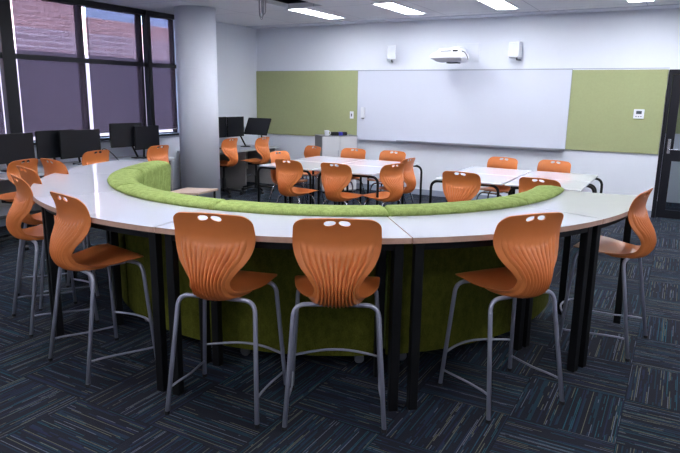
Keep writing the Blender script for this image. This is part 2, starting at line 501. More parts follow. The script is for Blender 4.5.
bm = new_bm(); add_box(bm, -1.70, -0.95, -0.06, 0, 0.872, 0.884); add_box(bm, -1.70, -0.95, -0.064, -0.058, 0.872, 0.893)
obj('pen_tray', bm, 'whiteboard', t)
bm = new_bm(); add_box(bm, -0.95, 1.733, -0.085, 0, 0.872, 0.884); add_box(bm, -0.95, 1.733, -0.09, -0.083, 0.868, 0.898)
obj('pen_tray', bm, 'alu', t)
struct(box('trim_9', 'skirt', XL + 0.001, DX0, YB - 0.008, YB - 0.0005, 2.035, 2.042))

# door on the right of the back wall, glazed with a dark frame
d = box('door_1', 'frame', DX0, DX1, YB - 0.01, YB + 0.09, DZ - 0.06, DZ); struct(d)
box('jamb', 'frame', DX0, DX0 + 0.05, YB - 0.01, YB + 0.09, 0, DZ - 0.06, d)
box('jamb', 'frame', DX1 - 0.05, DX1, YB - 0.01, YB + 0.09, 0, DZ - 0.06, d)
bm = new_bm()
lx0, lx1 = DX0 + 0.055, DX1 - 0.055
for a in ((lx0, lx0 + 0.11, 0.01, DZ - 0.065), (lx1 - 0.11, lx1, 0.01, DZ - 0.065), (lx0 + 0.11, lx1 - 0.11, 0.01, 0.12),
          (lx0 + 0.11, lx1 - 0.11, DZ - 0.16, DZ - 0.065), (lx0 + 0.11, lx1 - 0.11, 0.80, 0.95)):
    add_box(bm, a[0], a[1], YB + 0.01, YB + 0.055, a[2], a[3])
leaf = obj('door_leaf', bm, 'frame', d)
box('pane', 'glass', lx0 + 0.11, lx1 - 0.11, YB + 0.03, YB + 0.036, 0.12, 0.80, leaf)
box('pane', 'glass', lx0 + 0.11, lx1 - 0.11, YB + 0.03, YB + 0.036, 0.95, DZ - 0.16, leaf)
bm = new_bm(); add_box(bm, lx0 + 0.035, lx0 + 0.075, YB + 0.0, YB + 0.01, 0.90, 1.10)
add_tube(bm, smooth_path([(lx0 + 0.055, YB + 0.01, 0.96), (lx0 + 0.055, YB - 0.045, 0.96), (lx0 + 0.17, YB - 0.045, 0.96)], 0.02), 0.009, 8)
obj('door_handle', bm, 'chrome', d, bevel=0.002)
# corridor behind the glass
bm = new_bm()
add_box(bm, -1.2, 2.2, 11.0, 11.1, 0, 2.6)
add_box(bm, -1.3, -1.2, YB + 0.16, 11.1, 0, 2.6); add_box(bm, 2.2, 2.3, YB + 0.16, 11.1, 0, 2.6)
add_box(bm, -1.3, 2.3, YB + 0.16, 11.1, 2.6, 2.7)
struct(obj('wall_corridor', bm, 'wall'))
struct(box('floor_corridor', 'carpet', -1.3, 2.3, YB + 0.2, 11.1, -0.1, 0.0))
tag(box('pinboard', 'pin', -1.0, 2.0, 10.975, 10.999, 1.10, 2.05), 'added green board standing in for the green reflection in the door glass', 'pinboard')  # made-up board, gives the upper door pane its green reflection
tag(box('corridor_fill', 'lamp', 0.2, 0.8, 10.2, 10.35, 2.585, 2.599), 'added fill light that brightens the corridor behind the door', 'light')  # unseen lamp, put in to light the corridor

# ------------------------------------------------------------------ ceiling lights
lx = [-4.95, -3.60, -2.26, -0.62, 0.75, 2.15]
ly = [7.50, 4.80, 2.10, -0.60, -3.30]  # last row is added out of view behind the camera, as frontal fill
names_row = ['above the whiteboard end', 'in the second row from the whiteboard', 'in the third row from the whiteboard', 'in the fourth row from the whiteboard', 'in the unseen row added behind the camera as frontal fill']
names_col = ['nearest the windows', 'second from the windows', 'third from the windows', 'fourth from the windows', 'fifth from the windows', 'furthest from the windows']
proto_light = None
for r_, y in enumerate(ly):
    for c_, x in enumerate(lx):
        if r_ > 0 and c_ % 2 == 1: continue
        lab = 'recessed white ceiling light panel %s, %s' % (names_row[r_], names_col[c_])
        if r_ == 0 and c_ < 4:
            lab = ['bright long ceiling light beside the missing ceiling tile', 'bright ceiling light above the left end of the whiteboard',
                   'bright ceiling light above the right end of the whiteboard', 'bright ceiling light nearest the door, at the top edge'][c_]
        if proto_light is None:
            t = thing('ceiling_light', lab, 'light', (x, y, ZC), 0, 'ceiling light panels')
            bm = new_bm()
            W_, L_ = 0.135, 1.15
            for a in ((-W_ - .02, -W_, -.02, L_ + .02), (W_, W_ + .02, -.02, L_ + .02), (-W_, W_, -.02, 0), (-W_, W_, L_, L_ + .02)):
                add_box(bm, a[0], a[1], a[2], a[3], -0.012, -0.0005)
            obj('frame', bm, 'white', t)
            box('diffuser', 'lamp', -W_, W_, 0, L_, -0.007, -0.001, t)
            proto_light = t
        else:
            dup(proto_light, (x, y, ZC), 0, lab)

# hanging cable loops from the missing tile
t = thing('hanging_cable', 'looped grey cables hanging from the missing ceiling tile', 'cable', (-5.0, 6.75, ZC))
for k, (dx, dz, w) in enumerate(((0, -0.16, 0.035), (0.03, -0.12, 0.03), (-0.015, -0.18, 0.022))):
    pts = [(dx - w, 0, 0.25)] + [(dx - w * math.cos(a), 0.01 * k, dz - 0.045 * math.sin(a)) for a in [PI * q / 8 for q in range(9)]] + [(dx + w, 0.02, 0.25)]
    tube('cable', 'cablegrey', pts, 0.006, t, 8)
bm = new_bm()
add_tube(bm, [(-4.9, 6.0, ZC + 0.2), (-4.6, 6.6, ZC + 0.17), (-4.85, 7.0, ZC + 0.2), (-4.55, 7.6, ZC + 0.3)], 0.012, 8)
tag(obj('ceiling_conduit', bm, 'cablegrey', smooth=True), 'grey conduit in the dark ceiling void', 'cable')

# ------------------------------------------------------------------ the moulded shell shared by all orange seats
def interp(tab, s):
    # Catmull-Rom through (s, value...) rows
    n = len(tab)
    for i in range(n - 1):
        if s <= tab[i + 1][0] or i == n - 2:
            a, b = tab[i], tab[i + 1]
            p = tab[max(i - 1, 0)]; q = tab[min(i + 2, n - 1)]
            h = b[0] - a[0]; t = min(max((s - a[0]) / h, 0), 1)
            out = []
            for k in range(1, len(a)):
                m0 = (b[k] - p[k]) / (b[0] - p[0]) * h if i > 0 else (b[k] - a[k])
                m1 = (q[k] - a[k]) / (q[0] - a[0]) * h if i < n - 2 else (b[k] - a[k])
                out.append((2 * t**3 - 3 * t**2 + 1) * a[k] + (t**3 - 2 * t**2 + t) * m0 + (-2 * t**3 + 3 * t**2) * b[k] + (t**3 - t**2) * m1)
            return out

def build_shell_mesh():
    # y, z (0 = frame top), half width, curl
    prof = [(.208, .036, .222, -.004), (.178, .043, .226, .000), (.10, .036, .222, .006), (.02, .018, .208, .014), (-.06, .006, .176, .022),
            (-.125, .002, .140, .030), (-.185, .020, .116, .036), (-.218, .062, .106, .040), (-.226, .108, .110, .040), (-.206, .165, .142, .036),
            (-.166, .225, .190, .032), (-.142, .285, .212, .028), (-.145, .350, .212, .024), (-.168, .430, .205, .018)]
    S = [0.0]
    for a, b in zip(prof, prof[1:]): S.append(S[-1] + math.hypot(b[0] - a[0], b[1] - a[1]))
    tab = [(s,) + p for s, p in zip(S, prof)]
    tot = S[-1]
    rows = []
    R0, R1 = 0.06, 0.055
    s = 0
    ss = [R0 * (1 - math.cos(PI / 2 * k / 7)) for k in range(8)]
    n_mid = 46
    ss += [R0 + (tot - R0 - R1) * k / n_mid for k in range(1, n_mid)]
    ss += [tot - R1 * (1 - math.sin(PI / 2 * (1 - k / 7.0))) if False else tot - R1 + R1 * math.sin(PI / 2 * k / 7) for k in range(8)]
    NC = 184
    P = 0.152
    rib0 = 0
    # arc position at which the ribs start on the back (z about .25..0.29)
    s_back = S[10] + 0.020
    s_under = S[3]
    inner, outer = [], []
    for s in ss:
        y, z, w, cu = interp(tab, s)
        ya, za, _, _ = interp(tab, max(s - 0.002, 0)); yb, zb, _, _ = interp(tab, min(s + 0.002, tot))
        tg = Vector((0, yb - ya, zb - za)).normalized()
        nn = Vector((1, 0, 0)).cross(tg)          # towards the outside / underside
        if nn.z > 0 and s < S[3]: nn = -nn
        nn = Vector((0, -tg.z, tg.y)) if False else nn
        if s < R0: wr = w - R0 + math.sqrt(max(R0 * R0 - (R0 - s) ** 2, 0))
        elif tot - s < R1: wr = w - R1 + math.sqrt(max(R1 * R1 - (R1 - (tot - s)) ** 2, 0))
        else: wr = w
        ri, ro = [], []
        for c in range(NC + 1):
            v = -1 + 2 * c / NC
            x = wr * v
            vn = x / w
            base = Vector((x, y, z - (0.014 * vn * vn * min(max((s - tot + 0.10) / 0.10, 0), 1)))) - nn * (cu * abs(vn) ** 2.2)
            # top edge of the back dips slightly towards the corners
            start = s_back + 0.040 * (abs(vn) / 0.8) ** 2
            amp = 0.0
            if s_under < s < start + 0.012 and abs(vn) < 0.84:
                up_ = min(max((start + 0.012 - s) / 0.014, 0), 1)
                dn_ = min(max((s - s_under) / 0.05, 0), 1)
                amp = (0.0115 + 0.0060 * min(max((s_back - s) / 0.16, 0), 1)) * up_ * dn_
            ph = (vn / P)
            rdg = abs(math.cos(PI * ph)) ** 0.85
            k = (1 - abs(vn) ** 6)
            th = 0.0085
            ri.append(base)
            ro.append(base + nn * (th * (0.45 + 0.55 * k) + amp * (rdg - 0.15)))
        inner.append(ri); outer.append(ro)
    bm = new_bm()
    I = [[bm.verts.new(p) for p in r] for r in inner]
    O = [[bm.verts.new(p) for p in r] for r in outer]
    n, mm = len(I), NC + 1
    for i in range(n - 1):
        for c in range(mm - 1):
            bm.faces.new((I[i][c], I[i][c + 1], I[i + 1][c + 1], I[i + 1][c]))
            bm.faces.new((O[i][c], O[i + 1][c], O[i + 1][c + 1], O[i][c + 1]))
        bm.faces.new((I[i][0], I[i + 1][0], O[i + 1][0], O[i][0]))
        bm.faces.new((I[i][mm - 1], O[i][mm - 1], O[i + 1][mm - 1], I[i + 1][mm - 1]))
    for c in range(mm - 1):
        bm.faces.new((I[0][c], O[0][c], O[0][c + 1], I[0][c + 1]))
        bm.faces.new((I[n - 1][c], I[n - 1][c + 1], O[n - 1][c + 1], O[n - 1][c]))
    bmesh.ops.recalc_face_normals(bm, faces=bm.faces)
    me = bpy.data.meshes.new('shell'); bm.to_mesh(me); bm.free()
    # grip holes near the top, cut out of the shell
    cb = new_bm()
    for sx in (-1, 1):
        seg = 28
        ra, rb = [], []
        for q in range(seg):
            a = 2 * PI * q / seg
            ex, ez = 0.0285 * math.cos(a), 0.0128 * math.sin(a)
            # rounder on the outside, drawn in on the inside like an almond
            ez *= 1.0 + 0.22 * (ex * sx > 0) * abs(math.cos(a))
            ca, sa = math.cos(-sx * 0.14), math.sin(-sx * 0.14)
            X, Z = ex * ca - ez * sa + sx * 0.0345, ex * sa + ez * ca + 0.404
            ra.append(cb.verts.new((X, -0.36, Z))); rb.append(cb.verts.new((X, -0.05, Z)))
        for q in range(seg):
            cb.faces.new((ra[q], ra[(q + 1) % seg], rb[(q + 1) % seg], rb[q]))
        cb.faces.new(list(reversed(ra))); cb.faces.new(rb)
    bmesh.ops.recalc_face_normals(cb, faces=cb.faces)
    cme = bpy.data.meshes.new('cut'); cb.to_mesh(cme); cb.free()
    so = bpy.data.objects.new('tmp_shell', me); co = bpy.data.objects.new('tmp_cut', cme)
    COL.objects.link(so); COL.objects.link(co)
    md = so.modifiers.new('b', 'BOOLEAN'); md.operation = 'DIFFERENCE'; md.object = co; md.solver = 'EXACT'
    dg = bpy.context.evaluated_depsgraph_get()
    res = bpy.data.meshes.new_from_object(so.evaluated_get(dg))
    bpy.data.objects.remove(so); bpy.data.objects.remove(co)
    res.name = 'moulded_shell'
    res.materials.clear(); res.materials.append(M['orange'])
    res.polygons.foreach_set('use_smooth', [True] * len(res.polygons))
    try: res.set_sharp_from_angle(angle=math.radians(50))
    except Exception: pass
    return res
SHELL = build_shell_mesh()

def shell(parent, z):
    o = bpy.data.objects.new('seat_shell', SHELL); COL.objects.link(o); o.parent = parent
    o.location = (0, 0, z)
    return o

def make_stool(label, loc, rz):
    t = thing('bar_stool', label, 'stool', loc, rz, 'orange bar stools round the curved table')
    zt = 0.622
    shell(t, zt + 0.013)
    r = 0.0115
    rear = lambda s: [(s * 0.247, -0.219, 0.004), (s * 0.207, -0.118, zt), (s * 0.02, -0.112, zt)]
    front = lambda s: [(s * 0.251, 0.219, 0.004), (s * 0.208, 0.178, zt + 0.012), (s * 0.02, 0.120, zt + 0.012)]
    for s in (-1, 1):
        for f in (rear, front):
            p = smooth_path(f(s), 0.062, 8)
            # each leg bends over under the seat and meets its twin
            l = tube('leg', 'steel', p[:-1] + [Vector((0, f(s)[2][1], f(s)[2][2]))], r, t, 12)
            fx, fy, _ = f(s)[0]
            bm = new_bm(); add_lathe(bm, [(0.0135, 0.0), (0.0135, 0.018)], 12, (fx, fy))
            obj('foot_cap', bm, 'rubber', l, smooth=False)
    def on(f, s, z):
        a, b = Vector(f(s)[0]), Vector(f(s)[1]); return a + (b - a) * (z / b.z)
    for s in (-1, 1):
        a = on(front, s, 0.100); b = on(rear, s, 0.135)
        pts = [a, a + Vector((-s * 0.004, -0.06, 0.004)), a.lerp(b, 0.5) + Vector((-s * 0.012, 0, 0.0)), b + Vector((-s * 0.004, 0.06, 0.0)), b]
        tube('stretcher', 'steel', smooth_path(pts, 0.05), 0.0062, t, 8)
    a = on(front, -1, 0.205); b = on(front, 1, 0.205)
    arc = [a.lerp(b, k / 14) + Vector((0, 0.085 * math.sin(PI * k / 14), 0)) for k in range(15)]
    tube('footrest', 'steel', arc, 0.0072, t, 8)
    bm = new_bm()
    for s in (-1, 1):
        add_box(bm, s * 0.10 - 0.012, s * 0.10 + 0.012, -0.115, 0.125, zt + 0.004, zt + 0.018)
    obj('seat_rail', bm, 'steel', t)
    return t

st_pos = [
    ('orange bar stool at front left, turned sideways, its left legs clear of the table', (-2.936, 2.297), -0.221),
    ('orange bar stool left of centre, seen from behind, half turned', (-1.969, 2.320), 0.272),
    ('orange bar stool seen square from behind, right of its neighbour at the centre', (-1.428, 2.534), 0.497),
    ('orange bar stool at right of centre, back towards us, seat to the left', (-0.714, 3.140), 0.935),
    ('orange bar stool at the far right end of the curved table', (-0.305, 4.276), 1.411),
]
cx, cy = -2.5643, 4.5283
def ring(th, r): return (cx + r * math.cos(math.radians(th)), cy + r * math.sin(math.radians(th)))
for (x_, y_), a_, lb in (((-3.817, 2.599), -0.36, 'orange bar stool at the left edge, foremost of the three by the table corner'),
                  ((-4.24, 2.93), -0.27, 'orange bar stool just behind the foremost one at the left edge'),
                  ((-4.58, 3.38), -0.17, 'bright orange bar stool on the far left curve of the table, behind the other two')):
    st_pos.append((lb, (x_, y_), a_))
proto_stool = make_stool(st_pos[0][0], (st_pos[0][1][0], st_pos[0][1][1], 0), st_pos[0][2])
for lb, (x, y), a in st_pos[1:]:
    dup(proto_stool, (x, y, 0), a, lb)

# ------------------------------------------------------------------ curved table in modules
RO, RI, HT = 2.3818, 1.8554, 0.95
cuts = [5.5, -20.4, -51.5, -83.6, -115.2, -146.5, -172.0]
tab_lab = ['white curved table section at the right end, by the far stool', 'white curved table section at right of centre',
           'white curved table section at the front centre', 'white curved table section at front left behind the left-centre stool',
           'white curved table section at the left, crossed by a bright reflection', 'white curved table section at the far left end near the monitors']
def annulus(bm, a0, a1, r0, r1, z0, z1, n=20, mi_top=0, mi_side=1):
    A = [math.radians(a0 + (a1 - a0) * k / n) for k in range(n + 1)]
    V = {}
    for k, a in enumerate(A):
        for ri, r in enumerate((r0, r1)):
            for zi, z in enumerate((z0, z1)):
                V[k, ri, zi] = bm.verts.new((r * math.cos(a), r * math.sin(a), z))
    def F(vs, mi): f = bm.faces.new(vs); f.material_index = mi
    for k in range(n):
        F((V[k, 0, 1], V[k, 1, 1], V[k + 1, 1, 1], V[k + 1, 0, 1]), mi_top)
        F((V[k, 0, 0], V[k + 1, 0, 0], V[k + 1, 1, 0], V[k, 1, 0]), mi_side)
        F((V[k, 1, 0], V[k + 1, 1, 0], V[k + 1, 1, 1], V[k, 1, 1]), mi_side)
        F((V[k, 0, 0], V[k, 0, 1], V[k + 1, 0, 1], V[k + 1, 0, 0]), mi_side)
    F((V[0, 0, 0], V[0, 1, 0], V[0, 1, 1], V[0, 0, 1]), mi_side)
    F((V[n, 0, 0], V[n, 0, 1], V[n, 1, 1], V[n, 1, 0]), mi_side)

for i in range(6):
    a1, a0 = cuts[i], cuts[i + 1]
    g = 0.09
    t = thing('curved_table', tab_lab[i], 'table', (cx, cy, 0), 0, 'curved table sections')
    bm = new_bm(); annulus(bm, a0 + g, a1 - g, RI, RO, HT - 0.030, HT - 0.0015, 24, 1, 1)
    annulus(bm, a0 + g, a1 - g, RI, RO, HT - 0.0015, HT, 24, 0, 0)
    obj('tabletop', bm, None, t, mats=['laminate', 'edge'])
    bm = new_bm()
    ang = 1.30
    annulus(bm, a0 + ang, a1 - ang, RO - 0.085, RO - 0.045, HT - 0.075, HT - 0.030, 24, 0, 0)
    annulus(bm, a0 + ang, a1 - ang, RI + 0.045, RI + 0.085, HT - 0.075, HT - 0.030, 24, 0, 0)
    obj('apron', bm, 'black', t)
    for a in (a0 + ang, a1 - ang):
        for r in (RO - 0.065, RI + 0.065):
            mt = Matrix.Rotation(math.radians(a), 4, 'Z')
            bm = new_bm(); add_box(bm, r - 0.024, r + 0.024, -0.024, 0.024, 0.0, HT - 0.030, mtx=mt)
            obj('leg', bm, 'black', t, bevel=0.004)

# ------------------------------------------------------------------ curved green booth sofa inside the ring
sofa_cuts = [4.0, -19.0, -51.0, -84.0, -116.5, -146.5, -168.0]
sofa_lab = ['green curved sofa section at the right end', 'green curved sofa section right of centre', 'green curved sofa section at the front centre',
            'green curved sofa section left of centre', 'green curved sofa section on the left bend', 'tall green inner face of the far left sofa section']
def sweep(bm, prof, a0, a1, n=18, rnd=0.0):
    A = [a0 + (a1 - a0) * k / n for k in range(n + 1)]
    rings = []
    pc = (sum(p[0] for p in prof) / len(prof), sum(p[1] for p in prof) / len(prof))
    L = [(a, 1.0) for a in A]
    if rnd:
        d = math.degrees(rnd / 1.75)
        s = 1 if a1 > a0 else -1
        L = [(a0, 0.0), (a0 + 0.25 * d * s, 0.6), (a0 + 0.6 * d * s, 0.88)] + [(a0 + d * s + (a1 - a0 - 2 * d * s) * k / n, 1.0) for k in range(n + 1)] + \
            [(a1 - 0.6 * d * s, 0.88), (a1 - 0.25 * d * s, 0.6), (a1, 0.0)]
    for a, k in L:
        a = math.radians(a)
        ring_ = []
        for (r, z) in prof:
            # pull the section in slightly at its rounded ends
            dr, dz = pc[0] - r, pc[1] - z
            ln = math.hypot(dr, dz) or 1
            q = (1 - k) * rnd
            rr, zz = r + dr / ln * q, z + dz / ln * q
            ring_.append(bm.verts.new((rr * math.cos(a), rr * math.sin(a), zz)))
        rings.append(ring_)
    m = len(prof)
    for u, v in zip(rings, rings[1:]):
        for k in range(m):
            bm.faces.new((u[k], u[(k + 1) % m], v[(k + 1) % m], v[k]))
    bm.faces.new(rings[0]); bm.faces.new(list(reversed(rings[-1])))

back_prof = [(1.805, 0.095), (1.812, 0.5), (1.822, 0.86), (1.842, 0.940), (1.862, 0.956), (1.868, 0.966), (1.860, 0.978), (1.835, 0.987), (1.77, 0.993), (1.69, 0.987),
             (1.662, 0.975), (1.648, 0.955), (1.645, 0.93), (1.66, 0.70), (1.68, 0.47), (1.68, 0.095)]
seat_prof = [(1.675, 0.30), (1.675, 0.44), (1.20, 0.46), (1.165, 0.45), (1.15, 0.42), (1.15, 0.30)]
base_prof = [(1.675, 0.10), (1.675, 0.30), (1.17, 0.30), (1.17, 0.10)]
for i in range(6):
    a1, a0 = sofa_cuts[i], sofa_cuts[i + 1]
    t = thing('curved_sofa', sofa_lab[i], 'sofa', (cx, cy, 0), 0, 'green curved sofa sections')
    bm = new_bm(); sweep(bm, back_prof, a0 + 0.22, a1 - 0.22, 20, 0.020)
    obj('backrest', bm, 'fabric', t, smooth=True)
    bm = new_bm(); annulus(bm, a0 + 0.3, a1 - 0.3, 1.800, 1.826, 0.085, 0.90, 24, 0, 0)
    op = obj('shaded_outer_panel', bm, 'olive', t); op['label'] = 'olive outer panel, darkened to carry the shade under the table'
    bm = new_bm(); sweep(bm, seat_prof, a0 + 0.05, a1 - 0.05, 20, 0.014)
    obj('seat_cushion', bm, 'fabric', t, smooth=True)
    bm = new_bm(); sweep(bm, base_prof, a0 + 0.3, a1 - 0.3, 20)
    obj('base', bm, 'black', t)
    for a in (a0 + 4.5, a1 - 4.5):
        for r in (1.74, 1.25):
            c = (r * math.cos(math.radians(a)), r * math.sin(math.radians(a)))
            mt = Matrix.Translation((c[0], c[1], 0.032)) @ Matrix.Rotation(math.radians(a + 90), 4, 'Z')
            bm = new_bm()
            prof = [(0.0, -0.013), (0.014, -0.015), (0.028, -0.014), (0.031, -0.008), (0.031, 0.008), (0.028, 0.014), (0.014, 0.015), (0.0, 0.013)]
            seg = 20
            rr = [[bm.verts.new(mt @ Vector((p * math.cos(2 * PI * q / seg), h, p * math.sin(2 * PI * q / seg)))) for q in range(seg)] for p, h in prof[1:-1]]
            for u, v in zip(rr, rr[1:]):
                for q in range(seg): bm.faces.new((u[q], u[(q + 1) % seg], v[(q + 1) % seg], v[q]))
            bm.faces.new(rr[0]); bm.faces.new(list(reversed(rr[-1])))
            cst = obj('castor', bm, 'greyp', t)
            bm = new_bm(); add_box(bm, -0.012, 0.012, -0.020, 0.020, 0.030, 0.068, mtx=Matrix.Translation((c[0], c[1], 0.032)) @ Matrix.Rotation(math.radians(a + 90), 4, 'Z'))
            obj('bracket', bm, 'rubber', cst)

# small timber table in the sofa opening
t = thing('low_table', 'low pale timber trapezoid table beside the white column', 'table', (-5.10, 5.50, 0), 0)
bm = new_bm()
q = [(-0.28, -0.16), (0.155, -0.16), (0.10, 0.27), (-0.22, 0.27)]
q = [(-0.20, -0.33), (0.13, -0.11), (0.10, 0.30), (-0.30, 0.16)]
vb = [bm.verts.new((x, y, 0.425)) for x, y in q]; vt = [bm.verts.new((x, y, 0.45)) for x, y in q]
bm.faces.new(list(reversed(vb))); bm.faces.new(vt)
for k in range(4): bm.faces.new((vb[k], vb[(k + 1) % 4], vt[(k + 1) % 4], vt[k]))
obj('tabletop', bm, 'timber', t, bevel=0.004)
for x, y in q:
    tube('leg', 'black', [(x * 0.82, y * 0.82, 0), (x * 0.82, y * 0.82, 0.425)], 0.015, t, 10)

# ------------------------------------------------------------------ classroom tables at the back
def make_square_table(label, loc, group, w, d):
    t = thing('classroom_table', label, 'table', loc, 0, group)
    h = 0.73
    bm = new_bm(); add_box(bm, -w / 2, w / 2, -d / 2, d / 2, h - 0.020, h)
    obj('tabletop', bm, 'laminate', t, bevel=0.006)
    for s in (-1, 1):
        y = s * (d / 2 - 0.05)
        for q_ in (-1, 1):
            xx = (w / 2 + 0.055) if q_ > 0 else -(w / 2 - 0.05)
            p = smooth_path([(xx, y, 0.0), (xx, y, h - 0.036), (0, y, h - 0.036)], 0.09, 8)
            tube('leg', 'black', p, 0.0155, t, 10)
    bm = new_bm()
    for s in (-1, 1): add_box(bm, s * w * 0.3 - 0.015, s * w * 0.3 + 0.015, -d / 2 + 0.05, d / 2 - 0.05, h - 0.045, h - 0.020)
    obj('cross_rail', bm, 'black', t)
    return t
ta = make_square_table('square white classroom table, near left of the left-hand cluster', (-4.29, 6.60, 0), 'left cluster of classroom tables', 0.80, 0.72)
ta.rotation_euler = (0, 0, PI)
dup(ta, (-3.47, 6.60, 0), 0, 'square white classroom table, near right of the left-hand cluster')
dup(ta, (-4.29, 7.34, 0), PI, 'square white classroom table, far left of the left-hand cluster')
dup(ta, (-3.47, 7.34, 0), 0, 'square white classroom table, far right of the left-hand cluster')
tb = make_square_table('square white classroom table, near left of the right-hand cluster', (-1.965, 6.70, 0), 'right cluster of classroom tables', 0.76, 0.70)
tb.rotation_euler = (0, 0, PI)
dup(tb, (-1.185, 6.70, 0), 0, 'square white classroom table, near right of the right-hand cluster')
dup(tb, (-1.965, 7.42, 0), PI, 'square white classroom table, far left of the right-hand cluster')
dup(tb, (-1.185, 7.42, 0), 0, 'square white classroom table, far right of the right-hand cluster')

def make_chair(label, loc, rz, group):
    t = thing('classroom_chair', label, 'chair', loc, rz, group)
    zt = 0.425
    shell(t, zt + 0.012)
    for s in (-1, 1):
        for f in ([(s * 0.235, -0.20, 0.0), (s * 0.160, -0.115, zt), (0, -0.115, zt)], [(s * 0.235, 0.20, 0.0), (s * 0.165, 0.13, zt), (0, 0.13, zt)]):
            l = tube('leg', 'chrome', smooth_path(f, 0.08, 7), 0.0105, t, 10)
    bm = new_bm()
    for s in (-1, 1):
        add_box(bm, s * 0.09 - 0.012, s * 0.09 + 0.012, -0.115, 0.13, zt + 0.004, zt + 0.018)
    obj('seat_rail', bm, 'steel', t)
    return t
G1, G2 = 'orange chairs round the left table cluster', 'orange chairs round the right table cluster'
# (label, seat centre, facing angle: 0 faces +y)
ch = [
    ('orange chair at the near left of the left cluster, back to us', (-4.03, 6.09), -0.125, G1),
    ('orange chair at the left end of the left cluster, facing right', (-4.59, 6.74), -1.62, G1),
    ('orange chair at the near middle of the left cluster, back to us', (-3.39, 6.10), -0.075, G1),
    ('orange chair near the right corner of the left cluster, turned left', (-2.97, 6.36), 1.30, G1),
    ('orange chair in profile at the right end of the left cluster', (-3.08, 6.99), 1.52, G1),
    ('orange chair behind the left cluster, rightmost of three', (-3.52, 7.64), 3.03, G1),
    ('orange chair behind the left cluster, middle of three by the cabinet', (-4.14, 7.63), 3.05, G1),
    ('orange chair behind the left cluster, leftmost of three', (-4.88, 7.64), 2.72, G1),
    ('orange chair at the near left of the right cluster, back to us', (-1.94, 6.20), -0.075, G2),
    ('orange chair at the near right of the right cluster, half hidden by sofa', (-1.12, 6.155), -0.20, G2),
    ('orange chair behind the right cluster, left of the two', (-2.00, 7.69), 2.90, G2),
    ('orange chair behind the right cluster, right of the two', (-1.36, 7.70), 2.90, G2),
]
proto_chair = None
for lb, (bx_, by_), a, g in ch:
    x, y = bx_, by_
    if proto_chair is None: proto_chair = make_chair(lb, (x, y, 0), a, g)
    else: dup(proto_chair, (x, y, 0), a, lb, g)

# ------------------------------------------------------------------ desks along the left wall
DXF, DH = -6.33, 0.70
def desk(label, y0, y1, panels):
    t = thing('computer_desk', label, 'desk', (XL + 0.013, y0, 0), 0, 'computer desks along the window wall')
    W_ = DXF - (XL + 0.013); L_ = y1 - y0
    box('worktop', 'desk', 0, W_, 0, L_, DH - 0.03, DH, t, bevel=0.003)
    for p_ in panels:
        box('side_panel', 'deskside', 0.02, W_ - 0.05, p_ - y0, p_ - y0 + 0.03, 0, DH - 0.03, t)
    box('modesty_panel', 'deskside', 0.06, 0.08, 0.03, L_ - 0.03, 0.25, DH - 0.03, t)
    tube('cable_tray', 'greyp', [(0.16, 0.05, 0.14), (0.16, L_ - 0.05, 0.14)], 0.02, t, 8)
    return t
desk('long grey computer desk under the blinds at the left', 1.2, 6.42, [1.21, 2.95, 4.65, 6.38])
desk('grey computer desk between the column and the green pinboard', 7.24, 9.02, [7.25, 8.10, 8.98])

def make_monitor(label, x, y, zc, rz, tilt=0.0, w=0.55, h=0.325, base=None, arm_from=None):
    """screen faces local +x"""
    t = thing('computer_monitor', label, 'monitor', (x, y, zc), rz, 'black computer monitors on the desks')
    bm = new_bm(); add_box(bm, -0.025, 0.0, -w / 2, w / 2, -h / 2, h / 2)
    p = obj('casing', bm, 'case', t, bevel=0.004); p.rotation_euler = (0, -tilt, 0)
    bm = new_bm(); add_box(bm, 0.0, 0.0015, -w / 2 + 0.012, w / 2 - 0.012, -h / 2 + 0.016, h / 2 - 0.012)
    q_ = obj('screen', bm, 'screen', p)
    # arm down to the desk clamp (in local coordinates)
    b = Vector(base if base else (-0.05, 0, 0)); zt = DH - zc
    pts = [(-0.03, 0, 0), (-0.07, 0, -0.01), (b.x - 0.03, b.y * 0.6, zt * 0.45), (b.x, b.y, zt + 0.02)]
    tube('arm', 'case', smooth_path(pts, 0.03), 0.014, t, 10)
    bm = new_bm(); add_box(bm, b.x - 0.06, b.x + 0.06, b.y - 0.07, b.y + 0.07, zt + 0.0005, zt + 0.016)
    obj('stand_base', bm, 'case', t, bevel=0.006)
    return t
make_monitor('black monitor at the left edge of the picture', -6.72, 4.20, 0.965, 0.0, w=0.62, h=0.34)
make_monitor('black monitor second from the left, partly behind its neighbour', -6.80, 4.87, 0.975, 0.05, h=0.34)
make_monitor('black monitor under the middle blind, overlapping the one left of it', -6.70, 5.15, 0.965, 0.0, w=0.60, h=0.35)
make_monitor('black monitor left of a pair near the window corner', -6.74, 5.93, 1.035, -0.10, w=0.52, h=0.33, base=(0.0, 0.16, 0))
make_monitor('black monitor right of a pair near the window corner', -6.70, 6.27, 0.985, 0.10, w=0.50, h=0.33, base=(0.02, -0.12, 0))
make_monitor('narrow view of a black monitor just right of the column', -6.78, 7.90, 1.06, 0.0, w=0.44, h=0.345)
make_monitor('black monitor between the column and the tilted one', -6.74, 8.32, 1.06, -0.05, w=0.42, h=0.34, base=(0.0, 0.24, 0))
make_monitor('black monitor tilted back in front of the green pinboard', -6.42, 8.50, 1.075, -1.62, tilt=0.46, w=0.50, h=0.31, base=(-0.05, 0.05, 0))

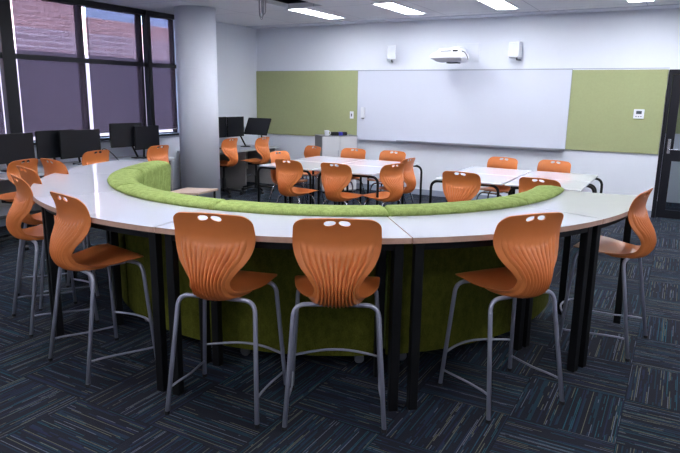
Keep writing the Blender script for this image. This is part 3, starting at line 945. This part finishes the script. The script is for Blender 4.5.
# cables on the desk
for lb, pts in (('dark cable looping on the desk beside the paired monitors', [(-6.95, 5.62, DH + 0.02), (-6.85, 5.60, DH + 0.18), (-6.80, 5.68, DH + 0.12), (-6.70, 5.72, DH + 0.01), (-6.6, 5.65, DH + 0.008)]),
                ('white cable lying under the middle monitor', [(-6.7, 5.0, DH + 0.008), (-6.55, 5.12, DH + 0.05), (-6.55, 5.28, DH + 0.03), (-6.6, 5.42, DH + 0.008)]),
                ('pale cable lying under the leftmost monitor', [(-6.6, 3.95, DH + 0.008), (-6.5, 4.1, DH + 0.03), (-6.5, 4.3, DH + 0.03), (-6.6, 4.42, DH + 0.008)])):
    bm = new_bm(); add_tube(bm, smooth_path(pts, 0.06), 0.006, 8)
    tag(obj('desk_cable', bm, 'case' if 'dark' in lb else 'cablegrey', smooth=True), lb, 'cable')

def make_swivel(label, loc, rz):
    t = thing('swivel_chair', label, 'chair', loc, rz, 'orange swivel chairs at the computer desks')
    zt = 0.487
    shell(t, zt + 0.012)
    bm = new_bm(); add_box(bm, -0.10, 0.10, -0.12, 0.10, zt - 0.02, zt + 0.012)
    obj('seat_plate', bm, 'case', t, bevel=0.006)
    bm = new_bm(); add_lathe(bm, [(0.028, 0.09), (0.028, 0.28), (0.018, 0.29), (0.018, zt - 0.02)], 16)
    obj('gas_column', bm, 'case', t, smooth=False)
    bm = new_bm()
    add_lathe(bm, [(0.045, 0.07), (0.045, 0.12)], 16)
    for k in range(5):
        a = 2 * PI * k / 5 + 0.3
        add_tube(bm, [(0.03 * math.cos(a), 0.03 * math.sin(a), 0.10), (0.16 * math.cos(a), 0.16 * math.sin(a), 0.092), (0.27 * math.cos(a), 0.27 * math.sin(a), 0.068)], [0.022, 0.019, 0.014], 8)
    b = obj('star_base', bm, 'case', t)
    for k in range(5):
        a = 2 * PI * k / 5 + 0.3
        bm = new_bm(); c = Vector((0.27 * math.cos(a), 0.27 * math.sin(a), 0.027))
        tdir = Vector((-math.sin(a), math.cos(a), 0))
        add_tube(bm, [c - tdir * 0.02, c + tdir * 0.02], 0.026, 14)
        obj('castor', bm, 'rubber', b)
    return t
sw = [('orange swivel chair at the desk behind the left stools', (-6.05, 3.80), 1.833),
      ('orange swivel chair at the desk below the middle monitor', (-6.30, 4.93), 1.658),
      ('orange swivel chair at the desk just left of the column', (-6.26, 5.90), 1.658),
      ('orange swivel chair right of the column, left of two', (-6.37, 7.53), 1.658),
      ('orange swivel chair nearest the green pinboard, right of two', (-6.15, 8.10), 1.658)]
proto_sw = None
for lb, (bx_, by_), a in sw:
    x, y = bx_, by_
    if proto_sw is None: proto_sw = make_swivel(lb, (x, y, 0), a)
    else: dup(proto_sw, (x, y, 0), a, lb)

# ------------------------------------------------------------------ cabinet in the corner
t = thing('storage_cabinet', 'light grey storage cabinet angled below the left pinboard', 'cabinet', (-5.09, 8.93, 0), math.radians(50))
box('body', 'cabside', -0.31, 0.31, -0.18, 0.20, 0.03, 0.95, t, bevel=0.002)
for s in (-1, 1):
    dr = box('door', 'cabinet', (-0.308 if s < 0 else 0.002), (-0.002 if s < 0 else 0.308), -0.20, -0.181, 0.05, 0.948, t, bevel=0.002)
    box('handle', 'alu', s * 0.03 - 0.004, s * 0.03 + 0.004, -0.212, -0.20, 0.62, 0.72, dr)
box('plinth', 'black', -0.29, 0.29, -0.17, 0.18, 0.0, 0.03, t)
box('top_panel', 'cabside', -0.312, 0.312, -0.205, 0.202, 0.95, 0.96, t)
def on_cab(u, v): 
    a = math.radians(50); return (-5.09 + u * math.cos(a) - v * math.sin(a), 8.93 + u * math.sin(a) + v * math.cos(a))
x, y = on_cab(-0.20, -0.10)
t = thing('white_cup', 'white cup on top of the cabinet, left of the dark boxes', 'cup', (x, y, 0.96))
bm = new_bm(); add_lathe(bm, [(0.032, 0.0), (0.042, 0.085)], 20); obj('cup_body', bm, 'white', t)
bm = new_bm(); add_tube(bm, smooth_path([(0.038, 0, 0.07), (0.07, 0, 0.065), (0.07, 0, 0.025), (0.034, 0, 0.02)], 0.02), 0.005, 8); obj('handle', bm, 'white', t, smooth=True)
for (u0, u1, m_, lb) in ((-0.12, 0.0, 'case', 'small black box on top of the cabinet beside the cup'), (0.005, 0.07, 'blue', 'blue marker box on top of the cabinet'), (0.075, 0.15, 'case', 'black pen case right of the blue box on the cabinet')):
    a = math.radians(50); x, y = on_cab((u0 + u1) / 2, -0.09)
    bm = new_bm(); w = (u1 - u0) / 2
    add_box(bm, -w, w, -0.05, 0.05, 0, 0.05); add_box(bm, -w * 0.9, w * 0.9, -0.045, 0.045, 0.05, 0.058)
    o = obj('marker_box', bm, m_, bevel=0.004); o.location = (x, y, 0.96); o.rotation_euler = (0, 0, a); tag(o, lb, 'box')

# ------------------------------------------------------------------ things on the back wall
def speaker(label, x0, x1, z0, z1, rz):
    xc = (x0 + x1) / 2
    t = thing('wall_speaker', label, 'speaker', (xc, YB - 0.13, (z0 + z1) / 2), rz, 'white wall speakers')
    w, h = (x1 - x0) / 2, (z1 - z0) / 2
    bm = new_bm()
    vs, fs = add_box(bm, -w, w, -0.07, 0.06, -h, h)
    for v in vs:
        if v.co.y > 0: v.co.x *= 0.72
    obj('cabinet', bm, 'white', t, bevel=0.012, bseg=3)
    box('grille', 'whiteboard', -w + 0.012, w - 0.012, -0.076, -0.069, -h + 0.015, h - 0.015, t, bevel=0.004)
    tube('bracket', 'greyp', [(0, 0.03, -h), (0, 0.03, -h - 0.03), (0, 0.126, -h - 0.03)], 0.012, t, 8)
    return t
speaker('white wall speaker left of the projector', -4.34, -4.19, 2.20, 2.42, 0.25)
speaker('white wall speaker right of the projector', -2.345, -2.17, 2.20, 2.42, -0.35)

t = thing('projector', 'white short throw projector on a wall arm above the whiteboard', 'projector', (-3.14, 8.93, 2.16), 0)
bm = new_bm()
# lower flared tray: wide front, chamfered underside
def loft(bm, secs):
    R_ = []
    for (z, x0, x1, y0, y1) in secs:
        R_.append([bm.verts.new(c) for c in ((x0, y0, z), (x1, y0, z), (x1, y1, z), (x0, y1, z))])
    for a, b in zip(R_, R_[1:]):
        for k in range(4): bm.faces.new((a[k], a[(k + 1) % 4], b[(k + 1) % 4], b[k]))
    bm.faces.new(list(reversed(R_[0]))); bm.faces.new(R_[-1])
loft(bm, [(-0.03, -0.17, 0.21, -0.12, 0.14), (0.02, -0.25, 0.24, -0.20, 0.17), (0.045, -0.25, 0.24, -0.20, 0.17), (0.10, -0.20, 0.23, -0.17, 0.17)])
obj('lower_housing', bm, 'white', t, bevel=0.010, bseg=3)
bm = new_bm(); loft(bm, [(0.10, -0.15, 0.21, -0.14, 0.16), (0.155, -0.14, 0.19, -0.12, 0.15)])
obj('upper_housing', bm, 'white', t, bevel=0.008, bseg=3)
box('vent_panel', 'greyp', -0.11, 0.06, -0.146, -0.135, 0.112, 0.128, t)
box('port_panel', 'case', 0.08, 0.16, -0.146, -0.133, 0.108, 0.134, t)
tube('cable', 'case', smooth_path([(0.17, -0.12, 0.12), (0.25, -0.10, 0.11), (0.28, -0.02, 0.02), (0.24, 0.10, 0.0), (0.22, 0.2, 0.05)], 0.05), 0.005, t, 8)
box('arm', 'white', -0.02, 0.09, 0.10, 0.475, 0.155, 0.20, t, bevel=0.006)
box('wall_plate', 'wall', -0.07, 0.30, 0.462, 0.482, 0.0, 0.27, t, bevel=0.006)
box('lens_hood', 'greyp', -0.06, 0.12, 0.0, 0.13, -0.05, -0.028, t, bevel=0.004)

t = thing('thermostat', 'square white thermostat on the right green pinboard', 'thermostat', (-0.540, YB - 0.023, 1.425))
box('body', 'white', -0.066, 0.066, -0.018, 0.0, -0.062, 0.064, t, bevel=0.005)
box('display', 'lcd', -0.035, 0.035, -0.0195, -0.0185, 0.0, 0.042, t)
bm = new_bm()
for k in (-1, 0, 1): add_box(bm, k * 0.03 - 0.008, k * 0.03 + 0.008, -0.0205, -0.018, -0.040, -0.028)
obj('button', bm, 'greyp', t)
t = thing('light_switch', 'small white switch plate on the left green pinboard', 'switch', (-5.04, YB - 0.023, 1.285))
box('plate', 'white', -0.036, 0.036, -0.010, 0.0, -0.062, 0.062, t, bevel=0.004)
box('rocker', 'greyp', -0.012, 0.012, -0.014, -0.010, -0.025, 0.025, t, bevel=0.002)
t = thing('remote_holder', 'slim white remote holder at the left edge of the whiteboard', 'holder', (-4.815, YB - 0.024, 1.32))
box('case', 'white', -0.038, 0.038, -0.035, 0.0, -0.075, 0.10, t, bevel=0.008, bseg=3)
box('remote', 'greyp', -0.020, 0.020, -0.030, -0.008, -0.095, -0.075, t, bevel=0.003)

bpy.context.view_layer.update()
